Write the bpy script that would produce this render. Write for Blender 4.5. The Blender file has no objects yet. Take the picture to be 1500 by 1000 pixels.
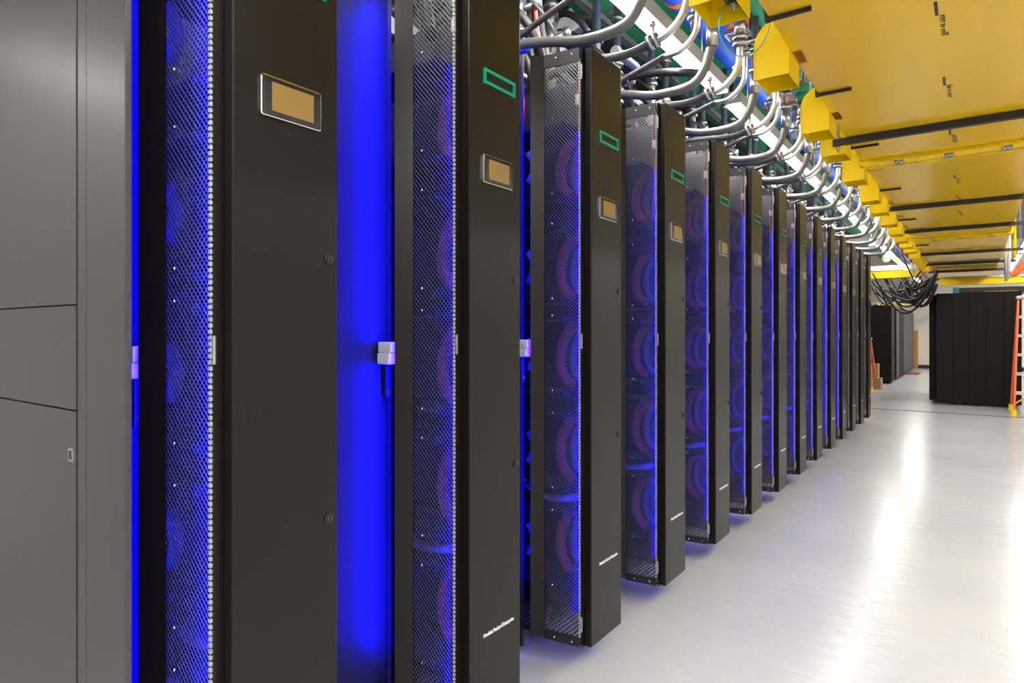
import bpy, bmesh, math, random
from mathutils import Vector, Matrix
random.seed(7)
S = bpy.context.scene
COL = S.collection
PI = math.pi

# ------------------------------------------------------------------ camera, world, exposure
H = 1.27                       # camera height
TH = math.radians(35.76)       # the row runs this far right of the optical axis
F = 936.0                      # focal length in pixels of the 1500 wide frame
cd = bpy.data.cameras.new('camera'); cam = bpy.data.objects.new('camera', cd); COL.objects.link(cam)
cd.sensor_width = 36.0; cd.lens = 36.0 * F / 1500.0; cd.clip_start = 0.02; cd.clip_end = 100
cd.shift_y = -14.0 / 1500.0
cam.location = (0, 0, H); cam.rotation_euler = (PI / 2, 0, TH)
S.camera = cam
w = bpy.data.worlds.new('room_air'); S.world = w; w.use_nodes = True
w.node_tree.nodes['Background'].inputs[0].default_value = (0.9, 0.93, 1, 1)
w.node_tree.nodes['Background'].inputs[1].default_value = 0.05
S.view_settings.view_transform = 'Standard'; S.view_settings.look = 'None'
S.view_settings.gamma = 1; S.view_settings.use_curve_mapping = False
S.view_settings.exposure = 0.95
try:
    S.cycles.use_denoising = True
    S.cycles.max_bounces = 7; S.cycles.diffuse_bounces = 3; S.cycles.glossy_bounces = 4
    S.cycles.sample_clamp_indirect = 4.0
    S.cycles.caustics_reflective = False; S.cycles.caustics_refractive = False
except Exception:
    pass
STRIP_E = 26.0      # ceiling strip lights
BLUE_E = 78.0       # blue LED strips

# ------------------------------------------------------------------ helpers
def at(px, py, Y=None, X=None, Z=None):
    """a photograph pixel as a point of the room, on the plane Y=, X= or Z= (Z from the floor)"""
    lat = (px - 750) / F; up = (486 - py) / F
    d = Vector((lat * math.cos(TH) - math.sin(TH), math.cos(TH) + lat * math.sin(TH), up))
    if Y is not None: t = Y / d.y
    elif X is not None: t = X / d.x
    else: t = (Z - H) / d.z
    return Vector((0, 0, H)) + d * t

def mat(name, col, rough=.5, metal=0., spec=.5, emit=None, es=0., noise=0., nscale=30., bump=0., bscale=80., stretch=None, coat=0.):
    m = bpy.data.materials.new(name); m.use_nodes = True
    nt = m.node_tree; b = nt.nodes['Principled BSDF']
    b.inputs['Base Color'].default_value = (*col, 1); b.inputs['Roughness'].default_value = rough
    b.inputs['Metallic'].default_value = metal; b.inputs['Specular IOR Level'].default_value = spec
    b.inputs['Coat Weight'].default_value = coat
    if emit:
        b.inputs['Emission Color'].default_value = (*emit, 1); b.inputs['Emission Strength'].default_value = es
    if noise or bump:
        tc = nt.nodes.new('ShaderNodeTexCoord'); mp = nt.nodes.new('ShaderNodeMapping')
        nt.links.new(tc.outputs['Object'], mp.inputs[0])
        if stretch: mp.inputs['Scale'].default_value = stretch
    if noise:
        n = nt.nodes.new('ShaderNodeTexNoise'); n.inputs['Scale'].default_value = nscale; n.inputs['Detail'].default_value = 4
        nt.links.new(mp.outputs[0], n.inputs['Vector'])
        mr = nt.nodes.new('ShaderNodeMapRange'); mr.inputs[3].default_value = 1 - noise; mr.inputs[4].default_value = 1 + noise
        nt.links.new(n.outputs[0], mr.inputs[0])
        mx = nt.nodes.new('ShaderNodeVectorMath'); mx.operation = 'SCALE'; mx.inputs[0].default_value = col
        nt.links.new(mr.outputs[0], mx.inputs['Scale']); nt.links.new(mx.outputs[0], b.inputs['Base Color'])
        mr2 = nt.nodes.new('ShaderNodeMapRange'); mr2.inputs[3].default_value = max(0, rough * (1 - noise)); mr2.inputs[4].default_value = min(1, rough * (1 + noise))
        nt.links.new(n.outputs[0], mr2.inputs[0]); nt.links.new(mr2.outputs[0], b.inputs['Roughness'])
    if bump:
        n2 = nt.nodes.new('ShaderNodeTexNoise'); n2.inputs['Scale'].default_value = bscale; n2.inputs['Detail'].default_value = 3
        nt.links.new(mp.outputs[0], n2.inputs['Vector'])
        bp = nt.nodes.new('ShaderNodeBump'); bp.inputs['Strength'].default_value = bump; bp.inputs['Distance'].default_value = .01
        nt.links.new(n2.outputs[0], bp.inputs['Height']); nt.links.new(bp.outputs[0], b.inputs['Normal'])
    return m

def ribbed(name, col, rough, scale, metal=0.):
    m = mat(name, col, rough, metal); nt = m.node_tree; b = nt.nodes['Principled BSDF']
    tc = nt.nodes.new('ShaderNodeTexCoord'); wv = nt.nodes.new('ShaderNodeTexWave'); wv.inputs['Scale'].default_value = scale
    wv.bands_direction = 'DIAGONAL'
    nt.links.new(tc.outputs['Object'], wv.inputs[0])
    bp = nt.nodes.new('ShaderNodeBump'); bp.inputs['Strength'].default_value = .6; bp.inputs['Distance'].default_value = .004
    nt.links.new(wv.outputs[1], bp.inputs['Height']); nt.links.new(bp.outputs[0], b.inputs['Normal'])
    return m

M = dict(
 black=mat('satin_black_paint', (.0075, .0055, .0045), .34, 0, .30, noise=.08, nscale=6),
 side=mat('satin_black_side_paint', (.040, .037, .038), .33, 0, .6, noise=.06, nscale=4),
 dark=mat('dark_steel', (.010, .010, .011), .45),
 body=mat('cabinet_body_paint', (.011, .011, .013), .5, 0, .18),
 inner=mat('bare_inner_sheet', (.05, .05, .058), .42, .3, noise=.1, nscale=9),
 mesh=mat('mesh_steel', (.30, .30, .31), .30, .8),
 edge=mat('mesh_edge_painted_light', (.40, .395, .37), .4, .3),  # strip light caught on the mesh bend, painted in as paler metal
 glassy=mat('gloss_black_glass', (.012, .012, .012), .05, 0, .9),
 screen=mat('display_painted_reflection', (.28, .17, .045), .25, 0, .5),  # reflection of the yellow raceway painted into the display as tan
 chrome=mat('chrome', (.8, .8, .8), .12, 1),
 green_logo=mat('green_enamel', (.0, .36, .22), .28, .2),
 white=mat('white_enamel', (.8, .8, .78), .4),
 steel=mat('stainless_steel', (.42, .41, .39), .3, .9, noise=.1, nscale=20),
 zinc=mat('zinc_plate', (.45, .46, .48), .4, .8, noise=.15, nscale=25),
 hose=mat('grey_rubber_hose', (.11, .11, .105), .3, 0, .6),
 blackhose=mat('black_rubber', (.012, .012, .013), .45),
 greyhose=ribbed('braided_grey_hose', (.05, .05, .052), .45, 160),
 redhose=ribbed('red_brown_braided_hose', (.34, .05, .025), .4, 90),
 palehose=ribbed('pale_braided_hose', (.12, .12, .18), .4, 90),
 blue_led=mat('blue_led', (.0, .0, .1), .5, emit=(.001, .0, 1.), es=BLUE_E),
 blue_led_bright=mat('blue_led_bright', (.0, .0, .1), .5, emit=(.001, .0, 1.), es=BLUE_E * 3.2),
 yellow=mat('yellow_raceway_plastic', (.95, .57, .0), .22, 0, .26, noise=.05, nscale=3, bump=.05, bscale=3, stretch=(3, .25, 1)),
 yellow2=mat('yellow_moulded_plastic', (1.0, .68, .0), .4, 0, .3),
 ydark=mat('yellow_seam_plastic', (.45, .24, .0), .4),
 strut=mat('black_strut', (.018, .015, .013), .42),
 bluepipe=mat('blue_pipe_jacket', (.012, .09, .55), .5, noise=.15, nscale=5),
 greenpipe=mat('green_pipe_jacket', (.03, .30, .14), .5, noise=.2, nscale=5),
 greencap=mat('green_valve_cap', (.02, .26, .10), .45),
 orange=mat('orange_paint', (.78, .13, .02), .45),
 rust=mat('red_oxide_beam', (.22, .06, .035), .6),
 light=mat('strip_diffuser', (.9, .9, .9), .5, emit=(1, .97, .92), es=STRIP_E),
 added_uplight=mat('added_upper_glow', (.9, .9, .9), .5, emit=(1, .97, .94), es=8.0),  # glow added above the lamps to light the overhead pipes
 housing=mat('white_light_housing', (.40, .39, .38), .45),
 deck=mat('ceiling_deck', (.10, .11, .13), .8, noise=.2, nscale=3),
 wall=mat('cream_wall_paint', (.86, .81, .72), .7, noise=.03, nscale=3),
 wallgrey=mat('grey_block_wall', (.55, .53, .50), .75, noise=.05, nscale=3),
 base=mat('black_rubber_base', (.02, .02, .02), .6),
 rack=mat('rack_black', (.010, .008, .008), .6, 0, .15, noise=.1, nscale=6),
 rackgrey=mat('rack_grey_door', (.04, .04, .045), .45, 0, .3),
 card=mat('cardboard', (.40, .23, .12), .8, noise=.08, nscale=15),
 wood=mat('tan_wood', (.52, .27, .07), .5, noise=.15, nscale=12, stretch=(4, 4, .5)),
 cyan=mat('cyan_cable', (.10, .50, .50), .4),
 teal=mat('teal_cable', (.02, .22, .24), .5),
 bluehandle=mat('blue_handle', (.01, .03, .55), .4),
 redlabel=mat('red_tape', (.7, .03, .03), .4),
 mark=mat('printed_ink', (.06, .045, .01), .6),
 dome=mat('white_dome', (.75, .75, .72), .4),
 glasst=mat('grey_glass_tube', (.20, .30, .33), .12, .2),
)

def floor_mat():
    m = mat('light_grey_epoxy_floor', (.60, .61, .63), .2, 0, .5); nt = m.node_tree; b = nt.nodes['Principled BSDF']
    tc = nt.nodes.new('ShaderNodeTexCoord')
    def nz(scale, st, det=4):
        mp = nt.nodes.new('ShaderNodeMapping'); mp.inputs['Scale'].default_value = st
        nt.links.new(tc.outputs['Object'], mp.inputs[0])
        n = nt.nodes.new('ShaderNodeTexNoise'); n.inputs['Scale'].default_value = scale; n.inputs['Detail'].default_value = det
        nt.links.new(mp.outputs[0], n.inputs['Vector']); return n
    n = nz(1.1, (1, 1, 1)); cr = nt.nodes.new('ShaderNodeValToRGB')
    cr.color_ramp.elements[0].position = .3; cr.color_ramp.elements[0].color = (.47, .485, .51, 1)
    cr.color_ramp.elements[1].position = .7; cr.color_ramp.elements[1].color = (.54, .545, .55, 1)
    nt.links.new(n.outputs[0], cr.inputs[0])
    sp = nz(55, (1, 1, 1), 2); cr2 = nt.nodes.new('ShaderNodeValToRGB')
    cr2.color_ramp.elements[0].position = .20; cr2.color_ramp.elements[0].color = (.45, .42, .38, 1)
    cr2.color_ramp.elements[1].position = .24; cr2.color_ramp.elements[1].color = (1, 1, 1, 1)
    nt.links.new(sp.outputs[0], cr2.inputs[0])
    mx = nt.nodes.new('ShaderNodeMix'); mx.data_type = 'RGBA'; mx.blend_type = 'MULTIPLY'; mx.inputs[0].default_value = 1
    nt.links.new(cr.outputs[0], mx.inputs[6]); nt.links.new(cr2.outputs[0], mx.inputs[7]); nt.links.new(mx.outputs[2], b.inputs['Base Color'])
    r = nz(3, (1, 4, 1)); mr = nt.nodes.new('ShaderNodeMapRange'); mr.inputs[3].default_value = .13; mr.inputs[4].default_value = .30
    nt.links.new(r.outputs[0], mr.inputs[0]); nt.links.new(mr.outputs[0], b.inputs['Roughness'])
    bn = nz(5, (1, 3.0, 1), 5); bp = nt.nodes.new('ShaderNodeBump'); bp.inputs['Strength'].default_value = .16; bp.inputs['Distance'].default_value = .02
    nt.links.new(bn.outputs[0], bp.inputs['Height']); nt.links.new(bp.outputs[0], b.inputs['Normal'])
    return m
M['floor'] = floor_mat()

class MB:
    """collects shapes into one bmesh, then links them as ONE object"""
    def __init__(s): s.bm = bmesh.new(); s.mats = []; s.mi = 0; s.done = s.bm.faces.layers.int.new('done')
    def use(s, m):
        if m not in s.mats: s.mats.append(m)
        s.mi = s.mats.index(m); return s
    def _fin(s, n0):
        for f in s.bm.faces:
            if f[s.done] == 0: f.material_index = s.mi; f[s.done] = 1
    def box(s, x0, x1, y0, y1, z0, z1, bev=0., mtx=None):
        n0 = len(s.bm.faces)
        vs = [s.bm.verts.new((x, y, z)) for x in (x0, x1) for y in (y0, y1) for z in (z0, z1)]
        if mtx is not None:
            for v in vs: v.co = mtx @ v.co
        q = [(0, 1, 3, 2), (4, 6, 7, 5), (0, 4, 5, 1), (2, 3, 7, 6), (0, 2, 6, 4), (1, 5, 7, 3)]
        fs = [s.bm.faces.new([vs[i] for i in f]) for f in q]
        if bev:
            es = list({e for f in fs for e in f.edges})
            bmesh.ops.bevel(s.bm, geom=es, offset=bev, segments=2, profile=.6, affect='EDGES')
        s._fin(n0); return s
    def prism(s, pts, z0, z1, axis='z', mtx=None):
        """pts 2-D outline; extruded along axis"""
        n0 = len(s.bm.faces)
        def mk(p, t):
            return {'z': (p[0], p[1], t), 'y': (p[0], t, p[1]), 'x': (t, p[0], p[1])}[axis]
        a = [s.bm.verts.new(mk(p, z0)) for p in pts]; b = [s.bm.verts.new(mk(p, z1)) for p in pts]
        if mtx is not None:
            for v in a + b: v.co = mtx @ v.co
        n = len(pts)
        s.bm.faces.new(a[::-1]); s.bm.faces.new(b)
        for i in range(n): s.bm.faces.new([a[i], a[(i + 1) % n], b[(i + 1) % n], b[i]])
        s._fin(n0); return s
    def tube(s, pts, r, seg=12, radii=None, closed_caps=True):
        n0 = len(s.bm.faces)
        P = [Vector(p) for p in pts]; rings = []
        t0 = (P[1] - P[0]).normalized(); up = Vector((0, 0, 1)) if abs(t0.z) < .9 else Vector((1, 0, 0))
        nrm = t0.cross(up).normalized()
        for i, p in enumerate(P):
            t = (P[min(i + 1, len(P) - 1)] - P[max(i - 1, 0)]).normalized()
            nrm = (nrm - t * nrm.dot(t)).normalized(); b = t.cross(nrm)
            rr = radii[i] if radii else r
            rings.append([s.bm.verts.new(p + (nrm * math.cos(2 * PI * k / seg) + b * math.sin(2 * PI * k / seg)) * rr) for k in range(seg)])
        for a, c in zip(rings, rings[1:]):
            for k in range(seg):
                f = s.bm.faces.new([a[k], a[(k + 1) % seg], c[(k + 1) % seg], c[k]]); f.smooth = True
        if closed_caps:
            s.bm.faces.new(rings[0][::-1]); s.bm.faces.new(rings[-1])
        s._fin(n0); return s
    def cyl(s, p0, p1, r, seg=14, r2=None):
        return s.tube([p0, p1], r, seg, radii=[r, r if r2 is None else r2])
    def ball(s, c, r, sz=1., seg=12):
        n0 = len(s.bm.faces)
        bmesh.ops.create_uvsphere(s.bm, u_segments=seg, v_segments=seg // 2 + 2, radius=r, matrix=Matrix.Translation(Vector(c)) @ Matrix.Diagonal((1, 1, sz, 1)))
        s.bm.faces.ensure_lookup_table()
        for f in s.bm.faces[n0:]: f.smooth = True
        s._fin(n0); return s
    def build(s, name, m=None, parent=None):
        me = bpy.data.meshes.new(name)
        bmesh.ops.recalc_face_normals(s.bm, faces=s.bm.faces[:])
        s.bm.faces.layers.int.remove(s.done); s.bm.to_mesh(me); s.bm.free()
        if s.mats:
            for k in s.mats: me.materials.append(M[k])
        elif m: me.materials.append(M[m])
        o = bpy.data.objects.new(name, me); COL.objects.link(o)
        if parent: o.parent = parent
        return o
def box(name, m, parent, *a, **k): return MB().box(*a, **k).build(name, m, parent)
def smooth_path(pts, n=8):
    P = [Vector(p) for p in pts]; P = [2 * P[0] - P[1]] + P + [2 * P[-1] - P[-2]]; out = []
    for i in range(1, len(P) - 2):
        for k in range(n):
            t = k / n; a, b, c, d = P[i - 1], P[i], P[i + 1], P[i + 2]
            out.append(.5 * ((2 * b) + (c - a) * t + (2 * a - 5 * b + 4 * c - d) * t * t + (3 * b - a - 3 * c + d) * t ** 3))
    out.append(P[-2]); return out
def tag(o, label, cat, group=None):
    o['label'] = label; o['category'] = cat
    if group: o['group'] = group
    return o
def struct(o): o['kind'] = 'structure'; return o
def thing(name, label, cat, loc=(0, 0, 0), rz=0, group=None):
    o = bpy.data.objects.new(name, None); COL.objects.link(o); o.location = loc; o.rotation_euler = (0, 0, rz)
    o.empty_display_size = .1
    return tag(o, label, cat, group)
def dup(root, loc, label=None, skip=()):
    def rec(o, par):
        c = o.copy(); COL.objects.link(c)
        if par: c.parent = par
        for ch in o.children:
            if ch.name.split('.')[0] not in skip: rec(ch, c)
        return c
    r = rec(root, None); r.location = loc
    if label: r['label'] = label
    return r
def text_mesh(name, txt, size, m, parent, loc, rot, ext=.0006, offset=.0, width=None):
    cu = bpy.data.curves.new(name, 'FONT'); cu.body = txt; cu.size = size; cu.extrude = ext; cu.offset = offset; cu.resolution_u = 2
    o = bpy.data.objects.new(name, cu); COL.objects.link(o)
    bpy.context.view_layer.update()
    me = bpy.data.meshes.new_from_object(o.evaluated_get(bpy.context.evaluated_depsgraph_get()))
    bpy.data.objects.remove(o)
    if width:
        x = max(v.co.x for v in me.vertices); k = width / x
        for v in me.vertices: v.co.x *= k
    me.materials.clear(); me.materials.append(M[m])
    r = bpy.data.objects.new(name, me); COL.objects.link(r); r.parent = parent; r.location = loc; r.rotation_euler = rot
    return r
ORD = ['first', 'second', 'third', 'fourth', 'fifth', 'sixth', 'seventh', 'eighth', 'ninth', 'tenth', 'eleventh', 'twelfth', 'thirteenth', 'fourteenth', 'fifteenth', 'sixteenth', 'seventeenth', 'eighteenth']

# ------------------------------------------------------------------ room shell
XL, XR, YB, YF, ZC = -4.2, 4.6, -4.0, 26.5, 4.3
struct(box('floor', 'floor', None, XL, XR, YB, YF, -.1, 0))
struct(box('ceiling', 'deck', None, XL, XR, YB, YF, ZC, ZC + .1))
struct(box('wall_far', 'wall', None, XL, XR, YF, YF + .12, 0, ZC))
struct(box('wall_back', 'wallgrey', None, XL, XR, YB - .12, YB, 0, ZC))
struct(box('wall_left', 'wallgrey', None, XL - .12, XL, YB, YF, 0, ZC))
struct(box('wall_right', 'wall', None, XR, XR + .12, YB, YF, 0, ZC))
struct(box('baseboard_far', 'base', None, XL, XR, YF - .02, YF, 0, .12))
t = MB().box(XL, XR, 12.06, 12.10, .0005, .004); struct(t.build('trim_1', 'base'))

# ------------------------------------------------------------------ server cabinets
Z0, Z1 = .094, 2.331
PITCH, YR0, XF = .711, .93, -1.15
def mesh_panel(width, z0, z1, parent, mtx):
    """expanded metal: six-sided openings in staggered columns, 1.2 mm thick"""
    hw, hh, tf, tr = .0065, .0075, .0026, .0011; bm = bmesh.new(); cache = {}
    L = math.hypot(hw, hh); nf = Vector((hh, hw)) / L; nr = Vector((-hh, hw)) / L   # normals of falling / rising strands
    D = hw * hh / L
    def meet(cf, cr):     # point where p.nf = cf and p.nr = cr
        y = (cf + cr) / (2 * nf.y); x = (cf - cr) / (2 * nf.x); return (x, y)
    inner = [meet(-(D - tf / 2), D - tr / 2), meet(D - tf / 2, D - tr / 2), meet(D - tf / 2, -(D - tr / 2)), meet(-(D - tf / 2), -(D - tr / 2))]
    outer = [(-hw, 0), (0, hh), (hw, 0), (0, -hh)]
    def vert(x, z):
        key = (round(x * 1e5), round(z * 1e5))
        if key not in cache: cache[key] = bm.verts.new((x, 0, z))
        return cache[key]
    ncol = int(width / hw) - 1; nrow = int((z1 - z0) / hh) - 1
    for i in range(ncol):
        for j in range(nrow):
            if (i + j) % 2: continue
            x = (i + 1) * hw; z = z0 + (j + 1) * hh
            O = [vert(x + p[0], z + p[1]) for p in outer]
            N = [bm.verts.new((x + p[0], 0, z + p[1])) for p in inner]
            for a in range(4):
                b = (a + 1) % 4; bm.faces.new([O[a], O[b], N[b], N[a]])
    r = bmesh.ops.extrude_face_region(bm, geom=bm.faces[:])
    for v in r['geom']:
        if isinstance(v, bmesh.types.BMVert): v.co.y += .0012
    bmesh.ops.recalc_face_normals(bm, faces=bm.faces[:])
    me = bpy.data.meshes.new('mesh_panel'); bm.to_mesh(me); bm.free(); me.materials.append(M['mesh'])
    o = bpy.data.objects.new('mesh_panel', me); COL.objects.link(o); o.parent = parent; o.matrix_local = mtx
    return o

def make_cabinet():
    t = thing('server_cabinet', 'x', 'server cabinet', (XF, YR0, 0), 0, 'row of black server cabinets')
    # front door with a slightly rounded edge
    d = MB(); d.box(-.03, 0, -.25, 0, Z0, Z1, bev=.004); d = d.build('front_door', 'black', t)
    for zz in (H + .160, H - .410):
        l = MB(); l.use('dark'); l.cyl((-.001, -.024, zz), (.004, -.024, zz), .0115, 20); l.use('glassy'); l.cyl((.004, -.024, zz), (.006, -.024, zz), .0065, 16)
        l.use('black').box(.006, .0068, -.0255, -.0225, zz - .005, zz + .005); l.build('door_lock', None, d)
    e = MB(); y0, y1, a, b = -.187, -.034, H + .722, H + .766
    w_ = .0085
    for q in ((y0, y1, a, a + w_), (y0, y1, b - w_, b), (y0, y0 + w_, a + w_, b - w_), (y1 - w_, y1, a + w_, b - w_)): e.box(-.001, .006, *q)
    e.build('green_emblem', 'green_logo', d)
    text_mesh('nameplate_lettering', 'Hewlett Packard Enterprise', .0165, 'white', d, (.0008, -.187, H - .888), (PI / 2, 0, PI / 2), ext=.0012, offset=.0002, width=.150)
    MB().cyl((-.001, -.124, H + .411), (.0006, -.124, H + .411), .004, 12).build('status_port', 'dark', d)
    # touch screen
    s = MB(); y0, y1, a, b = -.193, -.048, H + .432, H + .516
    s.use('chrome').box(-.001, .007, y0, y1, a, b, bev=.006); s.use('glassy').box(.004, .0085, y0 + .003, y1 - .003, a + .003, b - .003, bev=.0035)
    s = s.build('touch_screen', None, t)
    box('display', 'screen', s, .0084, .0092, y0 + .023, y1 - .022, a + .013, b - .013)
    box('corner_post', 'black', t, -.034, -.0292, -.2705, -.240, Z0, Z1)
    # perforated side: runs from (-.034,-.275) to (-.17,-.300)
    A = Vector((-.040, -.270, 0)); B = Vector((-.185, -.285, 0)); L = (B - A).length
    ang = math.atan2(A.y - B.y, A.x - B.x)
    mtx = Matrix.Translation(B) @ Matrix.Rotation(ang, 4, 'Z')
    mesh_panel(L, Z0 + .035, Z1 - .045, t, mtx)
    r = MB()
    r.box(0, L, -.003, .003, Z1 - .05, Z1, mtx=mtx); r = r.build('top_rail', 'dark', t)
    for u in (.35, .8):
        p = mtx @ Vector((L * u, -.004, Z1 - .02)); MB().ball(p, .0045).build('screw', 'chrome', r)
    r = MB(); r.box(0, L, -.003, .003, Z0, Z0 + .035, mtx=mtx); r = r.build('bottom_rail', 'dark', t)
    for u in (.3, .8):
        p = mtx @ Vector((L * u, -.004, Z0 + .016)); MB().ball(p, .0045).build('screw', 'chrome', r)
    # rolled edge of the mesh: small tabs, caught light painted in as paler metal
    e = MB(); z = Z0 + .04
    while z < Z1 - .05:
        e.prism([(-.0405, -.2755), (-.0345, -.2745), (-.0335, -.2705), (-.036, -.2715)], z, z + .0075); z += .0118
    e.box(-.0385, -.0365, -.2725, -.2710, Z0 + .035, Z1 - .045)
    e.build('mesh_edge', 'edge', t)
    for zz in (H + .97, H - .035, H - 1.09):
        box('hinge', 'zinc', t, -.0345, -.0275, -.2725, -.266, zz - .028, zz + .028, bev=.002)
    # broad post at the inner side of the mesh
    MB().prism([(-.185, -.2855), (-.226, -.320), (-.230, -.316), (-.190, -.281)], Z0 + .01, Z1).build('side_post', 'black', t)
    def led(a, b, nx, ny, za, zb, lm='blue_led'):     # dark channel with a lit face on one side only
        m = MB(); a = Vector(a); b = Vector(b); n = Vector((nx, ny)).normalized() * .004
        m.use('dark').prism([tuple(a), tuple(b), tuple(b - n), tuple(a - n)], za, zb)
        m.use(lm); e = n * .1; p = [a + e, b + e]
        v = [m.bm.verts.new((q.x, q.y, z)) for q in p for z in (za + .01, zb - .01)]
        f = m.bm.faces.new([v[0], v[1], v[3], v[2]]); f.material_index = 1; f[m.done] = 1
        o = m.build('led_strip', None, t)
        return o
    led((-.232, -.312), (-.2368, -.300), -1, -.4, Z0 + .2, Z1 - .05, 'blue_led_bright')
    # body panel beside the fin
    box('body_panel', 'body', t, -.33, -.300, -.711 + .003, -.285, .03, Z1 - .01)
    box('panel_edge_strip', 'dark', t, -.315, -.292, -.2845, -.270, .03, Z1 - .01)
    h = MB(); h.use('white'); h.box(-.292, -.238, -.325, -.290, H - .062, H - .030, bev=.003); h.box(-.292, -.242, -.328, -.294, H - .096, H - .063, bev=.003)
    h.use('dark').box(-.292, -.276, -.305, -.2855, H - .20, H - .096, bev=.003); h.use('chrome').cyl((-.276, -.296, H - .18), (-.27, -.296, H - .18), .006)
    h.build('latch', None, t)
    # hollow: back wall, far side wall, floor grille
    iw = MB(); iw.use('inner').box(-.62, -.032, -.010, -.004, Z0, Z1 - .01)
    iw.use('dark')
    for zz in (1.80, 1.56 - .17, 1.02, .66): iw.box(-.60, -.04, -.0135, -.0098, zz - .02, zz + .02)
    iw.build('inner_wall', None, t)
    box('back_wall', 'inner', t, -.66, -.65, -.711, -.004, .03, Z1 - .01)
    box('partition', 'inner', t, -.65, -.33, -.300, -.292, .03, Z1 - .01)
    g = MB(); g.box(-.65, -.05, -.268, -.260, Z0, Z0 + .02); g.box(-.65, -.035, -.016, -.010, Z0, Z0 + .02)
    for i in range(30): x = -.64 + i * .0205; g.box(x, x + .007, -.260, -.016, Z0 + .004, Z0 + .012)
    g.build('floor_grille', 'body', t)
    box('plinth', 'dark', t, -.66, -.64, -.711, 0, 0, .094)
    led((-.046, -.262), (-.046, -.250), -1, .0, Z0 + .12, Z1 - .30)
    # five bays with a pair of looped hoses each
    for c in (1.93, 1.53, 1.18, .81, .44):
        for dz in (-.145, .140):
            sh = MB(); sh.box(-.48, -.12, -.26, -.02, c + dz - .004, c + dz); sh.box(-.13, -.122, -.26, -.02, c + dz - .012, c + dz + .006)
            sh.build('shelf', 'dark', t)
            MB().ball((-.150, -.285, c + dz + .012), .004, seg=8).build('bolt', 'chrome', t)
        for m, yy, x0, rz, rx in (('redhose', -.130, -.155, .115, .070), ('palehose', -.085, -.13, .105, .060)):
            pts = [(x0 + .02 - rx * math.sin(a) - .0 * a, yy + .02 * math.cos(a), c + rz * math.cos(a)) for a in [PI * k / 14 for k in range(15)]]
            MB().tube(pts, .020 if m == 'redhose' else .014, 10).build('looped_hose', m, t)
        MB().tube([(-.30, -.22, c - .06), (-.28, -.22, c - .03), (-.27, -.22, c), (-.28, -.22, c + .03), (-.30, -.22, c + .06)], .016, 10).build('hose_plug', 'palehose', t)
    MB().tube(smooth_path([(-.34, -.20, .66), (-.25, -.22, .625), (-.16, -.22, .62), (-.08, -.20, .635)]), .014, 10).build('cross_hose', 'palehose', t)
    MB().tube(smooth_path([(-.055, -.24, 2.30), (-.075, -.22, 2.15), (-.06, -.23, 2.0), (-.075, -.22, 1.80)]), .007, 8).build('cable', 'redhose', t)
    b = MB(); b.box(-.07, -.05, -.25, -.22, 2.13, 2.17, bev=.004); b.build('cable_clip', 'white', t)
    return t
cab = make_cabinet()
CABL = []
for k in range(14):
    CABL.append('tall black server cabinet with blue-lit mesh side, %s in the row from the camera' % ORD[k])
cab['label'] = 'nearest tall black server cabinet, its wide front door showing a touch screen, green emblem above the frame'
cab['label'] = 'nearest tall black server cabinet of the row, beside the plain side panel'
for k in range(1, 14):
    c = dup(cab, (XF, YR0 + PITCH * k, 0), CABL[k] if k < 13 else 'last tall black server cabinet at the far end of the row', ('led_strip',) if k > 10 else ())
# the first body panel stops at the end panel
for ch in cab.children:
    if ch.name.startswith('body_panel'):
        me = ch.data.copy(); ch.data = me
        for v in me.vertices:
            if v.co.y < -.5: v.co.y = -.385
    if ch.name.startswith('back_wall') or ch.name.startswith('plinth'):
        me = ch.data.copy(); ch.data = me
        for v in me.vertices:
            if v.co.y < -.5: v.co.y = -.34

# ------------------------------------------------------------------ side panel at the start of the row
YP = .530
t = thing('row_side_panel', 'broad dark grey metal side panel at the left edge, with seams and a small latch', 'panel', (-1.25, YP, 0))
def lx(x): return x + 1.25
t0_ = MB(); t0_.box(lx(-1.414), lx(-1.246), 0, .012, .02, 2.45, bev=.002); t0_.build('edge_strip', 'side', t)
box('inner_strip', 'side', t, lx(-1.456), lx(-1.4165), .001, .012, .02, 2.45)
box('backing_sheet', 'dark', t, lx(-2.60), lx(-1.30), .012, .014, .02, 2.45)
for nm, a, b in (('upper_cover', H + .056, 2.45), ('middle_cover', H - .157, H + .053), ('lower_cover', .02, H - .160)):
    c = MB(); c.box(lx(-2.60), lx(-1.460), -.001, .012, a, b, bev=.0012); c = c.build(nm, 'side', t)
    if nm == 'lower_cover':
        l = MB(); l.use('zinc').box(lx(-1.493), lx(-1.470), -.003, -.0005, H - .262, H - .236); l.use('dark').box(lx(-1.488), lx(-1.476), -.0036, -.003, H - .258, H - .240)
        l.build('flush_latch', None, c)

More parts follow.
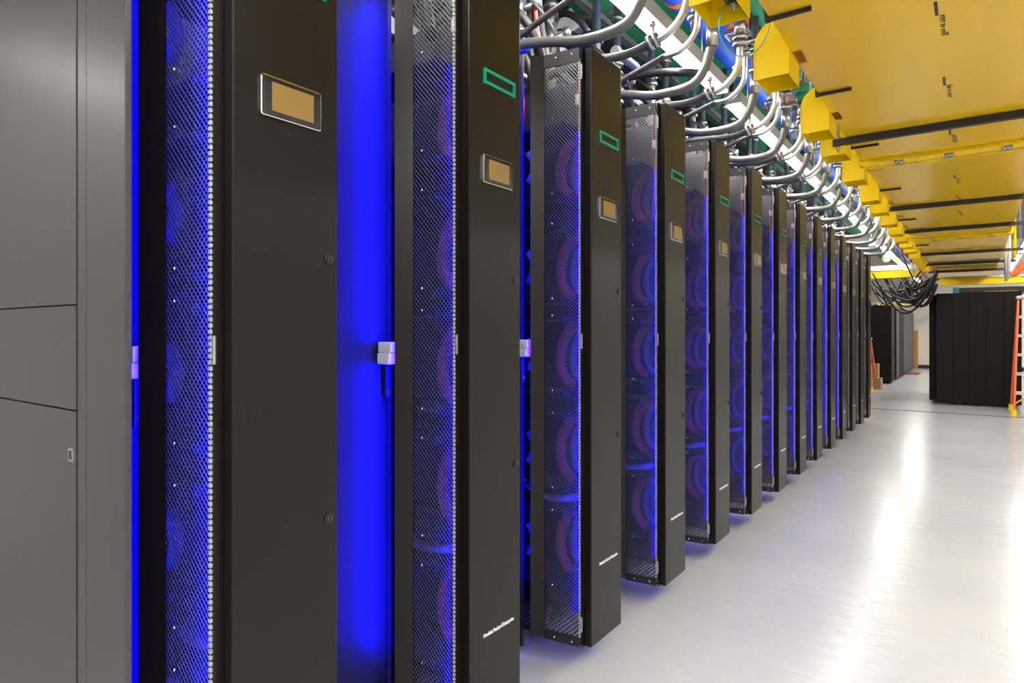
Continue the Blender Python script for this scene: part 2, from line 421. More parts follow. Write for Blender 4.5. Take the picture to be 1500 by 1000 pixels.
# ------------------------------------------------------------------ strip lights
def strip_light(X, Z, ya, yb, label, w_=.085, hang=None):
    t = thing('strip_light', label, 'light', (X, ya, Z), 0, 'ceiling strip lights'); L = yb - ya
    MB().prism([(-w_ / 2 - .008, .0), (w_ / 2 + .008, .0), (w_ / 2 + .014, .07), (w_ / 2 - .005, .085), (-w_ / 2 + .005, .085), (-w_ / 2 - .014, .07)], 0, L, 'y').build('housing', 'housing', t)
    box('diffuser', 'light', t, -w_ / 2, w_ / 2, .015, L - .015, -.012, -.0005)
    box('added_upper_glow', 'added_uplight', t, -w_ / 2 + .01, w_ / 2 - .01, .03, L - .03, .085, .088)  # glowing strip added on top of the housing to brighten the pipes
    for y in (L * .15, L * .85): MB().cyl((0, y, .085), (0, y, hang or ZC - Z), .003, 6).build('hanger_wire', 'zinc', t)
    return t
for i, (a, b) in enumerate([(-3.3, -.9), (-.75, 1.65), (1.75, 4.15), (4.40, 6.75), (6.80, 9.15), (9.20, 11.35), (12.9, 15.2), (15.4, 17.8), (18.2, 20.6), (21, 23.4)]):
    strip_light(-1.32, H + 1.55, a, b, 'long white strip light above the server cabinets, %s counted from behind the camera' % ORD[i], hang=.40)
for i in range(10):
    strip_light(.80, H + 1.62, -3.2 + i * 2.9, -3.2 + i * 2.9 + 2.4, 'long white strip light to the right of the yellow raceway, %s of its line' % ORD[i])
for i in range(9):  # added row of unseen lamps, brightening the far doors and far wall
    strip_light(3.0, H + 2.88, -3.4 + i * 3.3, -3.4 + i * 3.3 + 2.4, 'added unseen strip light over the right side of the hall, %s of its line' % ORD[i], .16)
strip_light(-3.8, H + 1.35, -1.9, -.3, 'added unseen strip light behind the camera on the left', .035)  # added out of view to lay a sheen on the row side panel
strip_light(-.25, H + 2.1, -3.4, -.6, 'added unseen strip light straight behind the camera', .2)  # added fill, unseen: brightens the camera-facing sides of the downspouts
strip_light(1.9, H + 2.1, -3.4, -.6, 'added unseen strip light behind the camera on the right', .2)  # second added fill lamp out of view, for the same downspouts

# ------------------------------------------------------------------ yellow fibre raceway
ZT = H + 1.25; TL, TR = -.655, .39
t = thing('fibre_raceway', 'wide yellow plastic cable raceway running the length of the hall overhead', 'cable tray', (0, 0, ZT))
RIB = [5.40, 10.2, 14.9]
segs = [1.2] + RIB + [18.2]
for a, b in zip(segs, segs[1:]):
    s = MB(); s.box(TL, TR, a + .004, b - .004, 0, .006)
    s.box(TL, TL + .006, a + .004, b - .004, .006, .105); s.box(TR - .006, TR, a + .004, b - .004, .006, .105)
    s.box(TL - .008, TL, a + .004, b - .004, .095, .105); s.box(TR, TR + .008, a + .004, b - .004, .095, .105)
    s.build('trough', 'yellow', t)
for y in RIB:
    j = MB(); j.use('yellow2').box(TL - .02, TR + .02, y - .10, y + .10, -.010, -.0005, bev=.002)
    j.box(TL - .028, TL - .009, y - .10, y + .10, -.01, .12, bev=.003); j.box(TR + .009, TR + .028, y - .10, y + .10, -.01, .12, bev=.003)
    for x in [TL - .02 + i * (TR - TL + .04) / 9 for i in range(10)]: j.box(x - .005, x + .005, y - .095, y + .095, -.018, -.0095)
    j.box(TL - .02, TR + .02, y - .102, y - .090, -.022, -.009); j.box(TL - .02, TR + .02, y + .090, y + .102, -.022, -.009)
    j = j.build('coupler', None, t)
    for x in (-.43, -.13, .19):
        l = MB(); l.use('ydark').box(x - .03, x + .03, y - .075, y + .075, -.012, -.0102); l.use('zinc').box(x - .026, x + .026, y - .03, y + .06, -.024, -.012, bev=.003); l.use('dark').cyl((x, y + .01, -.0245), (x, y + .01, -.026), .007, 10)
        l.build('buckle', None, j)
# printing along the underside (small unreadable maker's marks)
for i, y in enumerate([2.90, 3.78, 4.78, 6.20, 7.1, 8.0]):
    p = MB(); rnd = random.Random(i); x = -.105; yy = y + .13
    p.box(x - .014, x - .002, y, yy, -.0012, -.0002); yy += .006
    for k in range(10):
        wd = rnd.choice((.010, .014, .018)); h_ = rnd.choice((.014, .018, .026))
        p.box(x, x + h_, yy, yy + wd * .5, -.0012, -.0002); p.box(x + h_ * .6, x + h_, yy + wd * .5, yy + wd, -.0012, -.0002); yy += wd + (.018 if k in (3, 5) else .005)
    p.build('printed_mark', 'mark', t)

# support struts under the raceway, each on two threaded rods
BARS = [2.36, 4.60, 7.41, 9.2, 12.06, 13.95, 15.7, 17.9]
for i, y in enumerate(BARS):
    b = thing('support_strut', 'black metal strut carrying the yellow raceway, %s from the camera' % ORD[i], 'bracket', (0, y, ZT), 0, 'struts under the raceway')
    s = MB(); s.box(-.735, .62, -.021, .021, -.044, -.003, bev=.002); s.box(-.735, .62, -.0125, .0125, -.045, -.0435)
    s.build('channel', 'strut', b)
    for x in (-.705, .575):
        r = MB(); r.cyl((x, 0, -.085), (x, 0, ZC - ZT), .005, 8); r.cyl((x, 0, -.066), (x, 0, -.046), .013, 6); r.cyl((x, 0, -.002), (x, 0, .014), .013, 6)
        r.build('threaded_rod', 'zinc', b)
for i, y in enumerate([2.66, 3.66, 4.85, 6.46, 8.3, 10.9]):
    b = MB(); b.box(-.665, -.50, y - .009, y + .009, ZT - .016, ZT - .001, bev=.002); b.box(-.669, -.656, y - .012, y + .012, ZT - .016, ZT + .04)
    tag(b.build('tray_clip', 'strut'), 'short black clip under the left edge of the yellow raceway, %s from the camera' % ORD[i], 'clip', 'short clips under the raceway')

# downspouts on the left side of the raceway
ys = [2.20, 3.02, 4.0, 4.6, 5.47, 6.4, 7.09, 7.93, 8.76, 9.47, 10.2, 10.85, 11.8, 12.6, 13.3, 14.5]
def spout():
    t = thing('raceway_downspout', 'x', 'cable exit', (-.66, ys[0], ZT), 0, 'yellow downspouts on the raceway')
    xo, zb, zt, R = -.145, -.10, .16, .12
    prof_o = [(xo, zb), (xo, zt - R)] + [(xo + R - R * math.cos(a), zt - R + R * math.sin(a)) for a in [PI / 2 * k / 8 for k in range(1, 9)]] + [(0, zt), (0, zb)]
    D = .21; th = .004
    n = MB()
    n.prism(prof_o, 0, th, 'y'); n.prism(prof_o, D - th, D, 'y')
    arc = prof_o[:-2] + [(0, zt)]
    for (a, b) in zip(arc, arc[1:]):
        dx, dz = b[0] - a[0], b[1] - a[1]; l = math.hypot(dx, dz); nx, nz = dz / l * th, -dx / l * th
        n.prism([a, b, (b[0] + nx, b[1] + nz), (a[0] + nx, a[1] + nz)], th, D - th, 'y')
    n.box(-th, 0, th, D - th, zb, .0)
    n.build('spout_body', 'yellow2', t)
    f = MB(); off = .006
    for (a, b) in zip(arc, arc[1:]):
        dx, dz = b[0] - a[0], b[1] - a[1]; l = math.hypot(dx, dz); nx, nz = -dz / l * off, dx / l * off
        f.prism([a, b, (b[0] + nx, b[1] + nz), (a[0] + nx, a[1] + nz)], -.004, .006, 'y')
    f.build('front_flange', 'yellow2', t)
    c = MB(); c.box(.0, .05, .02, D - .02, zb + .10, zt - .02, bev=.006)
    c.build('tray_hook', 'yellow2', t)
    return t
sp = spout(); sp['label'] = 'yellow downspout on the raceway nearest the camera, cut by the top edge'
for i, y in enumerate(ys[1:], 1):
    dup(sp, (-.66, y, ZT), 'yellow downspout on the left edge of the raceway, %s from the camera' % ORD[i])

# cyan loop of fibre hanging from the raceway
p = [at(1068, -12, X=-.72), at(1062, 8, X=-.72), at(1053, 35, X=-.70), at(1058, 62, X=-.70), at(1074, 79, X=-.69), at(1092, 82, X=-.68), at(1110, 72, X=-.68), at(1123, 52, X=-.67), at(1129, 30, X=-.67), at(1129, 12, X=-.66)]
tag(MB().tube(smooth_path(p), .0025, 8).build('fibre_cable', 'cyan'), 'thin cyan fibre cable hanging in a loop before the yellow downspout', 'cable')

# ------------------------------------------------------------------ big jacketed pipes along the hall
def pipe(name, m, X, Z, r, ya, yb, label, bands=0, bm='zinc'):
    t = thing(name, label, 'pipe', (X, ya, H + Z)); L = yb - ya
    MB().cyl((0, 0, 0), (0, L, 0), r, 28).build('jacket', m, t)
    y = .4
    while bands and y < L - .1:
        MB().cyl((0, y, 0), (0, y + .045, 0), r + .005, 28).build('band', bm, t)
        rd = MB(); rd.cyl((0, y + .02, r), (0, y + .02, ZC - H - Z), .006, 6); rd.build('hanger_rod', 'zinc', t); y += bands
    return t
pipe('chilled_water_pipe', 'bluepipe', -1.42, 2.05, .105, -1, 22, 'blue jacketed pipe running overhead beside the strip lights', 2.13, 'orange')
pipe('cooling_main', 'greenpipe', -1.95, 2.30, .26, -1, 22, 'thick green jacketed pipe overhead, left of the blue pipe', 2.13, 'zinc')
pipe('return_pipe', 'greenpipe', -1.10, 2.22, .13, -1, 22, 'slimmer green jacketed pipe overhead, right of the blue pipe', 2.13, 'zinc')
pipe('blue_branch_pipe', 'bluepipe', -.72, 2.35, .12, -1, 22, 'blue jacketed pipe overhead behind the yellow raceway', 2.13, 'orange')
pipe('conduit_pipe', 'rust', -1.1, 1.62, .05, 13.2, 24, 'red-brown pipe beside the far strip lights')

# ------------------------------------------------------------------ fittings repeated at every cabinet
def supply_hose():
    o = MB(); pts = [(-.95, .62, .93), (-.70, .58, 1.22), (-.48, .55, 1.215), (-.26, .55, 1.18), (-.09, .55, 1.14), (.081, .55, 1.145), (.150, .55, 1.205), (.185, .55, 1.31)]
    pts = [(x, y, z + H) for x, y, z in pts]
    o.tube(smooth_path(pts), .021, 16)
    t = thing('coolant_hose', 'x', 'hose', (XF, YR0, 0), 0, 'thick grey hoses over the cabinets')
    o.build('rubber_hose', 'hose', t)
    f = MB(); z = H + 1.30
    f.cyl((.186, .55, z), (.187, .55, z + .115), .027, 18, .024); f.cyl((.187, .55, z + .115), (.187, .55, z + .14), .034, 6); f.cyl((.187, .55, z + .14), (.187, .55, z + .42), .019, 14)
    f.cyl((.187, .55, z + .2), (.187, .55, z + .225), .032, 14); f.cyl((.187, .55, z + .23), (.187, .55, z + .255), .032, 14)
    f.build('steel_coupling', 'steel', t); return t
hs = supply_hose(); hs['label'] = 'thick grey rubber hose curving up above the nearest cabinet'
for k in range(1, 14): dup(hs, (XF, YR0 + PITCH * k, 0), 'thick grey rubber hose and steel coupling above the %s cabinet from the camera' % ORD[k])

def drain_hose():
    t = thing('valve_elbow', 'x', 'pipe fitting', (XF, YR0, 0), 0, 'steel elbows beside the strip light')
    z = H
    MB().tube(smooth_path([(-1.0, .90, z + .9), (-.7, .88, z + 1.10), (-.35, .86, z + 1.20), (-.05, .85, z + 1.18), (.07, .85, z + 1.20)]), .018, 12).build('braided_hose', 'greyhose', t)
    e = MB(); e.tube(smooth_path([(.06, .85, z + 1.20), (.13, .85, z + 1.215), (.19, .85, z + 1.26), (.222, .85, z + 1.33), (.224, .85, z + 1.42)]), .016, 14)
    e.cyl((.055, .85, z + 1.199), (.075, .85, z + 1.202), .031, 14); e.cyl((.08, .85, z + 1.203), (.1, .85, z + 1.207), .031, 14)
    e.cyl((.075, .85, z + 1.22), (.075, .85, z + 1.27), .008, 8); e.ball((.075, .85, z + 1.275), .014)
    e.cyl((.224, .85, z + 1.40), (.224, .85, z + 1.425), .034, 16); e.cyl((.224, .85, z + 1.43), (.224, .85, z + 1.455), .034, 16)
    e.cyl((.224, .85, z + 1.455), (.224, .85, z + 1.54), .026, 14)
    e.build('steel_elbow', 'steel', t)
    c = MB(); c.cyl((.224, .85, z + 1.54), (.224, .85, z + 1.60), .036, 16, .045); c.cyl((.224, .85, z + 1.60), (.224, .85, z + 1.66), .045, 16); c.cyl((.224, .85, z + 1.66), (.16, .85, z + 2.1), .04, 14)
    c.build('green_cap', 'greencap', t)
    # second elbow feeding a tee
    e = MB(); e.tube(smooth_path([(.02, 1.10, z + 1.24), (.10, 1.10, z + 1.25), (.165, 1.10, z + 1.31), (.18, 1.10, z + 1.40), (.18, 1.10, z + 1.62)]), .013, 12)
    e.cyl((.18, 1.10, z + 1.45), (.18, 1.10, z + 1.475), .03, 12); e.cyl((.15, 1.10, z + 1.52), (.34, 1.10, z + 1.53), .014, 10); e.cyl((.33, 1.10, z + 1.50), (.33, 1.10, z + 1.80), .02, 12)
    e.box(.10, .17, 1.08, 1.12, z + 1.555, z + 1.575, bev=.004); e.cyl((.33, 1.10, z + 1.6), (.33, 1.10, z + 1.63), .033, 12)
    e.build('steel_tee', 'steel', t)
    MB().tube(smooth_path([(-.9, 1.16, z + 1.0), (-.5, 1.14, z + 1.10), (-.2, 1.12, z + 1.19), (.02, 1.10, z + 1.24)]), .013, 10).build('thin_hose', 'greyhose', t)
    a = MB(); a.use('orange').box(.02, .11, .60, .72, z + 1.72, z + 1.90, bev=.008); a.use('zinc').cyl((.065, .60, z + 1.76), (.065, .585, z + 1.76), .036, 20); a.cyl((.065, .585, z + 1.76), (.065, .58, z + 1.76), .012, 10)
    a.use('steel').box(.0, .13, .61, .71, z + 1.69, z + 1.715, bev=.006); a.cyl((.065, .66, z + 1.45), (.065, .66, z + 1.69), .02, 12); a.cyl((.065, .66, z + 1.5), (.065, .66, z + 1.53), .034, 12)
    a.build('actuator', None, t)
    return t
dh = drain_hose(); dh['label'] = 'steel elbow and orange valve actuator by the strip light above the nearest cabinet'
for k in range(1, 14): dup(dh, (XF, YR0 + PITCH * k, 0), 'steel elbow, green cap and orange valve actuator above the %s cabinet from the camera' % ORD[k])

def riser():
    t = thing('coolant_riser', 'x', 'pipe', (XF, YR0, 0), 0, 'steel risers behind the strip light')
    z = H; e = MB()
    for y, x in ((.65, -.46), (.97, -.50)):
        e.cyl((x, y, z + .85), (x, y, z + 2.1), .022, 14)
        for q in (1.10, 1.30, 1.52, 1.56, 1.78): e.cyl((x, y, z + q), (x, y, z + q + .022), .036, 14)
        e.cyl((x, y, z + 1.34), (x, y, z + 1.48), .032, 8); e.cyl((x - .07, y, z + 1.41), (x + .09, y, z + 1.41), .016, 10)
        e.cyl((x + .09, y, z + 1.395), (x + .09, y, z + 1.44), .022, 8)
    e.build('steel_riser', 'steel', t)
    h = MB(); h.box(-.52, -.40, .62, .64, z + 1.205, z + 1.225, bev=.004); h.build('blue_lever', 'bluehandle', t)
    MB().cyl((-.46, .65, z + .84), (-.46, .65, z + 1.02), .024, 12).build('red_sleeve', 'redlabel', t)
    return t
rs = riser(); rs['label'] = 'pair of steel risers with flanges behind the nearest cabinet'
for k in range(1, 14): dup(rs, (XF, YR0 + PITCH * k, 0), 'pair of flanged steel risers with a blue lever above the back of the %s cabinet' % ORD[k])

def manifold():
    t = thing('cable_bundle', 'x', 'cables', (XF, YR0, 0), 0, 'black cable bundles over the cabinets')
    z = H; rnd = random.Random(3)
    for i in range(6):
        y = .05 + rnd.random() * .6; x = -.60 - rnd.random() * .7; a = rnd.random()
        pts = [(x - .3, y + .2 * a, z + .80), (x - .12, y, z + 1.15 + .25 * a), (x + .05, y + .05, z + 1.35 + .3 * a), (x + .25 + .15 * a, y + .15, z + 1.22 + .1 * a), (x + .32 + .1 * a, y + .22, z + .98)]
        MB().tube(smooth_path(pts), rnd.choice((.007, .011, .024, .02)), 8).build('cable', rnd.choice(('blackhose', 'blackhose', 'greyhose', 'blackhose')), t)
    return t
mf = manifold(); mf['label'] = 'tangle of black cables rising behind the nearest cabinet'
for k in range(1, 14): dup(mf, (XF, YR0 + PITCH * k, 0), 'tangle of black and grey cables over the back of the %s cabinet' % ORD[k])

# service frame above the backs of the cabinets
for i, (x, z) in enumerate([(-1.72, 1.42), (-1.80, 1.85), (-2.05, 1.55), (-2.45, 1.75), (-2.9, 1.6)]):
    r = MB(); r.use('zinc'); r.box(x - .021, x + .021, 0, 13, H + z, H + z + .004)
    r.box(x - .021, x - .018, 0, 13, H + z, H + z + .04); r.box(x + .018, x + .021, 0, 13, H + z, H + z + .04)
    t = r.build('strut_rail', None)
    tag(t, 'galvanised strut rail running overhead along the cabinets, %s from the aisle' % ORD[i], 'rail', 'overhead strut rails')
t = thing('cable_ladder', 'dark grey perforated cable ladder above the backs of the cabinets', 'cable tray', (-2.7, 0, H + 1.25))
box('side_rail', 'zinc', t, 0, .012, 0, 12, 0, .08); box('side_rail', 'zinc', t, .72, .732, 0, 12, 0, .08)
for i in range(80):
    y = .1 + i * .148; box('rung', 'zinc', t, .012, .72, y, y + .025, .01, .03)
t = thing('perforated_tray', 'grey slotted tray high above the backs of the cabinets', 'cable tray', (-3.7, 0, H + 2.0))
for i in range(70): y = .3 + i * .16; box('slat', 'zinc', t, 0, 1.15, y, y + .05, 0, .01)
for x in (0, .4, .8, 1.14): box('stringer', 'zinc', t, x, x + .02, .2, 11.6, .01, .05)
# details behind the second cabinet
c = at(832, 42, Y=3.1)
t = thing('junction_box', 'grey metal box tilted among black hoses over the second cabinet', 'box', c); t.rotation_euler = (.2, -.5, .3)
box('housing', 'zinc', t, -.09, .07, -.07, .07, -.05, .07, bev=.012); box('cable_gland', 'dark', t, .07, .11, -.03, .03, -.02, .03, bev=.01)
a, b = at(903, 76, X=-1.39), at(931, 98, X=-1.39)
t = MB(); t.use('glasst').cyl(a, b, .022, 16); t.use('steel').cyl(a - (b - a) * .08, a, .025, 16); t.use('white').cyl(a + Vector((.018, 0, -.008)), b + Vector((.018, 0, -.008)), .006, 8)
tag(t.build('sight_tube', None), 'grey glass tube with a bright stripe above the third cabinet', 'tube')
p = [at(783, -10, Y=2.3), at(785, 25, Y=2.3), at(789, 55, Y=2.3), at(797, 88, Y=2.3)]
tag(MB().tube(smooth_path(p), .010, 10).build('red_cable', 'redlabel'), 'red cable hanging down between the second and third cabinets', 'cable')
p = [at(789, -10, Y=2.35), at(792, 25, Y=2.35), at(796, 55, Y=2.35), at(803, 88, Y=2.35)]
tag(MB().tube(smooth_path(p), .014, 10).build('corrugated_hose', 'greyhose'), 'grey corrugated hose beside the red cable', 'hose')
p = [at(772, -10, Y=2.5), at(774, 25, Y=2.5), at(775, 60, Y=2.5), at(778, 90, Y=2.5)]
tag(MB().tube(smooth_path(p), .018, 10).build('black_hose', 'blackhose'), 'black hose hanging left of the red cable', 'hose')
p = [at(812, 62, Y=2.7), at(812, 40, Y=2.7), at(818, 24, Y=2.7), at(831, 20, Y=2.7), at(848, 30, Y=2.7), at(862, 48, Y=2.7)]
tag(MB().tube(smooth_path(p), .016, 10).build('black_hose', 'blackhose'), 'black hose arching over the grey box above the second cabinet', 'hose')
p = [at(905, 125, Y=3.3), at(925, 113, Y=3.3), at(960, 107, Y=3.3), at(1000, 106, Y=3.3), at(1030, 108, Y=3.4)]
tag(MB().tube(smooth_path(p), .021, 10).build('black_hose', 'blackhose'), 'thick black hose crossing level behind the third cabinet top', 'hose')

# ------------------------------------------------------------------ far end of the hall
t = thing('cross_beam', 'white box beam crossing over the cabinets under the strip lights', 'beam', (0, 11.8, H + 1.42))
box('box_section', 'white', t, -2.3, -.72, 0, .18, 0, .14, bev=.01); box('mounting_plate', 'zinc', t, -1.36, -1.26, -.01, 0, -.03, .17)
t = thing('ceiling_camera', 'round white dome camera hanging by the far strip light', 'camera', at(1298, 379, Y=14.8))
MB().cyl((0, 0, 0), (0, 0, .10), .085, 20, .07).build('mount', 'dome', t); MB().ball((0, 0, 0), .08).build('dome', 'dome', t); MB().cyl((0, 0, .1), (0, 0, 1.2), .012, 8).build('stem', 'dome', t)
# cross tray at left
a = at(1279, 408, Y=14.4); b = at(1345, 404, Y=14.4)
t = thing('cross_raceway', 'short yellow raceway with a silver rail crossing toward the far black racks', 'cable tray', (a.x - 1.3, 14.4, a.z))
box('trough', 'yellow2', t, 0, b.x - a.x + 1.3, 0, .30, 0, .14, bev=.006); box('rail', 'white', t, 0, b.x - a.x + 1.3, -.03, .0, .15, .24); box('drop_bracket', 'zinc', t, b.x - a.x + 1.18, b.x - a.x + 1.22, -.05, -.03, -.15, .26)
a = at(1376, 418, Y=16.4)
t = thing('end_raceway', 'yellow raceway crossing the hall above the big black rack', 'cable tray', (a.x, 16.4, a.z - .0))
box('trough', 'yellow2', t, 0, 2.0, 0, .3, 0, .13, bev=.006); box('grey_rail', 'zinc', t, 0, 1.45, -.03, 0, .13, .17); box('end_box', 'yellow2', t, 1.45, 2.0, -.06, 0, .0, .24, bev=.01)
# racks on the left far side
Zr = H + .68
def rack(name, label, x0, x1, y0, y1, ztop, nd=1, m='rack', frame=False, group='black equipment racks at the far left'):
    t = thing(name, label, 'equipment rack', (x1, y0, 0), 0, group); w_ = x1 - x0; L = y1 - y0
    box('carcass', m, t, -w_, -.03, 0, L, .04, ztop, bev=.006)
    for i in range(nd):
        box('door', 'rackgrey' if frame else 'rack', t, -.028, .0, L * i / nd + .008, L * (i + 1) / nd - .008, .06, ztop - .02, bev=.006)
    for q in (.33, .66): box('side_seam', 'dark', t, -w_ * q - .006, -w_ * q + .006, -.003, 0, .06, ztop - .02)
    for q in (.05, L - .05): MB().cyl((-.08, q, 0), (-.08, q, .045), .02, 8).build('foot', 'dark', t)
    return t
y = 18.1
for i in range(9):
    gap = .55 if i == 1 else 0
    y += gap
    rack('equipment_rack', 'black floor-standing rack at the far left, %s from the camera' % ORD[i], -3.2, -1.60, y, y + .72, H + .66, 1, 'rack', i in (1, 4, 5, 6, 7, 8), group='black equipment racks at the far left'); y += .75
# things on the nearer far-left rack
for i, (px, py, c, m) in enumerate([(1288, 433, 'yellow', 'yellow2'), (1296, 434, 'yellow', 'yellow2'), (1304, 438, 'yellow', 'yellow2'), (1283, 441, 'teal', 'teal'), (1293, 442, 'teal', 'teal'), (1317, 447, 'yellow', 'yellow2')]):
    q = at(px, py + 2, Y=18.3); q.z = Zr - .0; rn = random.Random(i)
    pts = [q + Vector((.10 * math.cos(a) * (1 + .2 * rn.random()), .06 * math.sin(a), .035 * math.sin(2 * a + i))) for a in [2 * PI * k / 10 for k in range(10)]]
    tag(MB().tube(smooth_path(pts), .018, 8).build('cable_coil', m), '%s cable coil heaped on the far left rack, %s from the left' % (c, ORD[i]), 'cable', 'cable coils on the far left rack')
# big rack at the right
rx0, rx1, ry = -.51, .665, 13.48; rt = H + .672
t = thing('equipment_rack', 'big black rack, side on, at the end of the aisle beside the orange ladder', 'equipment rack', (rx0, ry, 0))
box('carcass', 'rack', t, 0, rx1 - rx0, .012, 2.4, .055, rt, bev=.005)
n = 5
for i in range(n):
    a = (rx1 - rx0) * i / n; b = (rx1 - rx0) * (i + 1) / n; box('side_panel', 'rack', t, a + .003, b - .003, 0, .012, .055, rt, bev=.002)
box('rear_door', 'rack', t, -.115, -.006, .17, 2.4, .055, rt - .01, bev=.005); box('hinge_strip', 'dark', t, -.006, 0, .05, 2.4, .055, rt)
for x in (.3, .45, 1.0): box('caster', 'dark', t, x, x + .06, .10, .16, 0, .055)
t = thing('rack_fan_tray', 'black tray of equipment lying on top of the big right rack', 'equipment', (-.18, 13.5, rt))
box('tray', 'dark', t, 0, 1.0, 0, .9, 0, .09, bev=.01); box('front_lip', 'ydark', t, .35, .8, -.01, 0, .01, .02)
q = at(1400, 424, Y=13.5); tag(box('junction_box', 'teal', None, q.x - .04, q.x + .05, 13.5, 13.6, rt, rt + .10, bev=.01), 'small teal box on the left of the big rack top', 'box')
# drooping black cables between the far racks
rnd = random.Random(11)
for i in range(20):
    xa = 1276 + rnd.random() * 60; xb = xa + 40 + rnd.random() * 90; xb = min(xb, 1372)
    ya = 405 + rnd.random() * 25; yb = 398 + rnd.random() * 16; sag = 14 + rnd.random() * 44
    Y = 13.9 + rnd.random() * 1.2 if xb < 1365 else 13.0 + rnd.random() * .4
    pts = [at(xa + (xb - xa) * u, ya + (yb - ya) * u + sag * 4 * u * (1 - u) * .75 + 4 * math.sin(5 * u + i), Y=Y + .5 * (1 - u)) for u in [k / 6 for k in range(7)]]
    tag(MB().tube(smooth_path(pts, 5), rnd.choice((.016, .021, .027)), 8).build('hanging_cable', 'blackhose'), 'black cable drooping in the tangle between the far racks and the raceway end', 'cable', 'black cables drooping at the far end')
for i, (xa, ya, xb, yb, sg) in enumerate([(1330, 438, 1362, 436, 20), (1300, 425, 1360, 436, 8), (1278, 400, 1300, 450, -6), (1318, 360, 1350, 425, 14)]):
    pts = [at(xa + (xb - xa) * u, ya + (yb - ya) * u + sg * 4 * u * (1 - u) * .6, Y=13.6) for u in [k / 6 for k in range(7)]]
    tag(MB().tube(smooth_path(pts, 5), .014, 6).build('hanging_cable', 'blackhose'), 'black cable drooping in the tangle between the far racks and the raceway end', 'cable', 'black cables drooping at the far end')

# orange step ladders
def ladder(label, loc, rz=0, s=1.):
    t = thing('step_ladder', label, 'ladder', loc, rz); hgt = 1.80 * s; W = .56; top = .30
    def rail(x0, y0, x1, y1, m='orange'):
        return MB().prism([(-.035, -.014), (.035, -.014), (.035, .014), (-.035, .014)], 0, 1)
    for sx in (0, 1):
        for nm, y0 in (('front_rail', 0.), ('rear_rail', .94)):
            x0 = sx * W; x1 = top / 2 * 0 + (.07 if sx == 0 else W - .07); y1 = .40 if y0 == 0 else .48
            a = Vector((x0, y0, .06)); b = Vector((x1, y1, hgt)); r = MB(); hw, hd = .014, .034
            va = []; vb = []
            for dx, dy in ((-hw, -hd), (hw, -hd), (hw, hd), (-hw, hd)): va.append(r.bm.verts.new(a + Vector((dx, dy, 0)))); vb.append(r.bm.verts.new(b + Vector((dx, dy, 0))))
            r.bm.faces.new(va[::-1]); r.bm.faces.new(vb)
            for i in range(4): r.bm.faces.new([va[i], va[(i + 1) % 4], vb[(i + 1) % 4], vb[i]])
            ro = r.build(nm, 'orange', t)
            f = MB(); f.prism([(-.03, -.045), (.03, -.045), (.03, .045), (-.03, .045)], 0, .09, mtx=Matrix.Translation((x0, y0, 0))); f.build('yellow_foot', 'yellow2', ro)
    for i in range(5):
        u = (i + 1) / 6; z = .06 + (hgt - .06) * u; y = .40 * u; x = .07 * u
        st = MB(); st.box(x + .012, W - x - .012, y - .04, y + .05, z - .012, z + .012, bev=.003); st.box(x + .012, W - x - .012, y - .04, y - .035, z - .03, z); st.build('step', 'white', t)
    b_ = MB(); b_.box(.07 - .03, W - .04, .34, .54, hgt - .02, hgt + .03, bev=.01); b_.build('top_cap', 'zinc', t)
    MB().tube([(.02, .1, .18), (.2, .3, .30), (.2, .7, .30)], .012, 6).build('brace', 'yellow2', t)
    MB().tube([(.03, .86, .30), (W - .03, .86, .30)], .012, 6).build('rear_bar', 'yellow2', t)
    return t
ladder('orange fibreglass step ladder with white steps beside the big black rack', (.515, 12.30, 0))
ladder('orange step ladder far behind the end of the cabinet row, mostly hidden', (-2.30, 15.5, 0), 0, .62)
for nm, px0, px1, pyt, pyb, Y in (('cardboard_box', 1281, 1286, 533, 562, 16.6), ('cardboard_box', 1282, 1290.5, 554, 566, 16.2)):
    a = at(px0, pyb, Y=Y); b = at(px1, pyt, Y=Y); hh = b.z - max(a.z, 0)
    o = MB(); o.use('card').box(a.x - .25, b.x, Y, Y + .3, 0, b.z, bev=.004); o.use('white').box(a.x - .1, a.x - .05, Y - .001, Y, .02, b.z * .9)
    tag(o.build(nm, None), ('tall brown cardboard box standing before the far left rack' if px0 == 1281 else 'small low cardboard box in front of the tall one'), 'box')
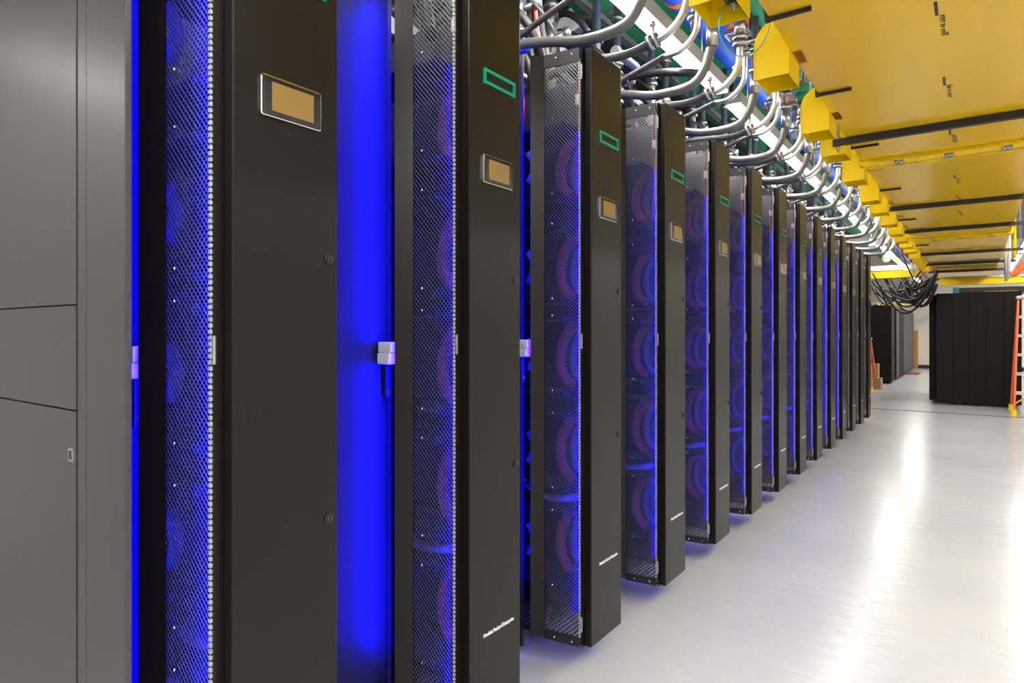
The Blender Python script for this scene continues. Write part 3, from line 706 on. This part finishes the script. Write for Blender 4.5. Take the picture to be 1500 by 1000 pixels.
a = at(1338, 484, Y=26.3); b = at(1344.5, 484, Y=26.3)
t = thing('wooden_cupboard', 'tan wooden cupboard against the cream far wall', 'cupboard', (a.x, 26.2, 0))
box('carcass', 'wood', t, -.5, b.x - a.x, .02, .28, 0, a.z, bev=.006); box('door', 'wood', t, -.2, b.x - a.x - .02, 0, .02, .05, a.z - .03); MB().ball((b.x - a.x - .05, -.02, .75), .02).build('knob', 'zinc', t)
q = at(1333, 547, Z=0); o = box('floor_mat', 'rust', None, q.x - .1, q.x + .25, q.y - .6, q.y + .5, 0, .02); tag(o, 'small brown mat on the floor by the far left racks', 'mat')

# right edge beyond the raceway
for i, (px, yt, yb_, m) in enumerate([(1478, 330, 408, 'white'), (1486, 300, 378, 'yellow'), (1474, 355, 412, 'white')]):
    a = at(px, yt, Y=13.0 + i * .4); b = at(px, yb_, Y=13.0 + i * .4)
    tag(MB().cyl(b, (b.x, b.y, ZC), .025, 12).build('conduit', m), ('yellow upright conduit at the right edge beyond the raceway' if m == 'yellow' else 'white upright conduit beyond the raceway end, ' + ('nearer' if i == 0 else 'farther')), 'conduit')
a = at(1480, 402, Y=12.6); b = at(1503, 385, Y=12.6)
o = MB(); o.tube(smooth_path([a, at(1490, 398, Y=12.6), b, at(1520, 380, Y=12.6)]), .05, 10); tag(o.build('orange_duct', 'orange'), 'orange duct curving away at the right edge under the raceway end', 'duct')
t = thing('equipment_housing', 'grey slatted equipment housing high at the right edge', 'equipment', (1.0, 13.8, H + 1.05))
box('housing', 'wallgrey', t, 0, 1.4, 0, 1, 0, 1.0, bev=.01)
for i in range(6): box('louvre', 'zinc', t, -.01, 1.4, -.015, 0, .08 + i * .15, .10 + i * .15)
t = thing('blue_crate', 'blue crate stack standing right of the orange ladder', 'crate', (.98, 13.6, 0))
box('crate', 'bluepipe', t, 0, .6, 0, .5, 0, .35, bev=.01); box('crate', 'bluepipe', t, 0, .6, 0, .5, .36, .72, bev=.01); box('crate', 'bluepipe', t, 0, .6, 0, .5, .73, 1.15, bev=.01)
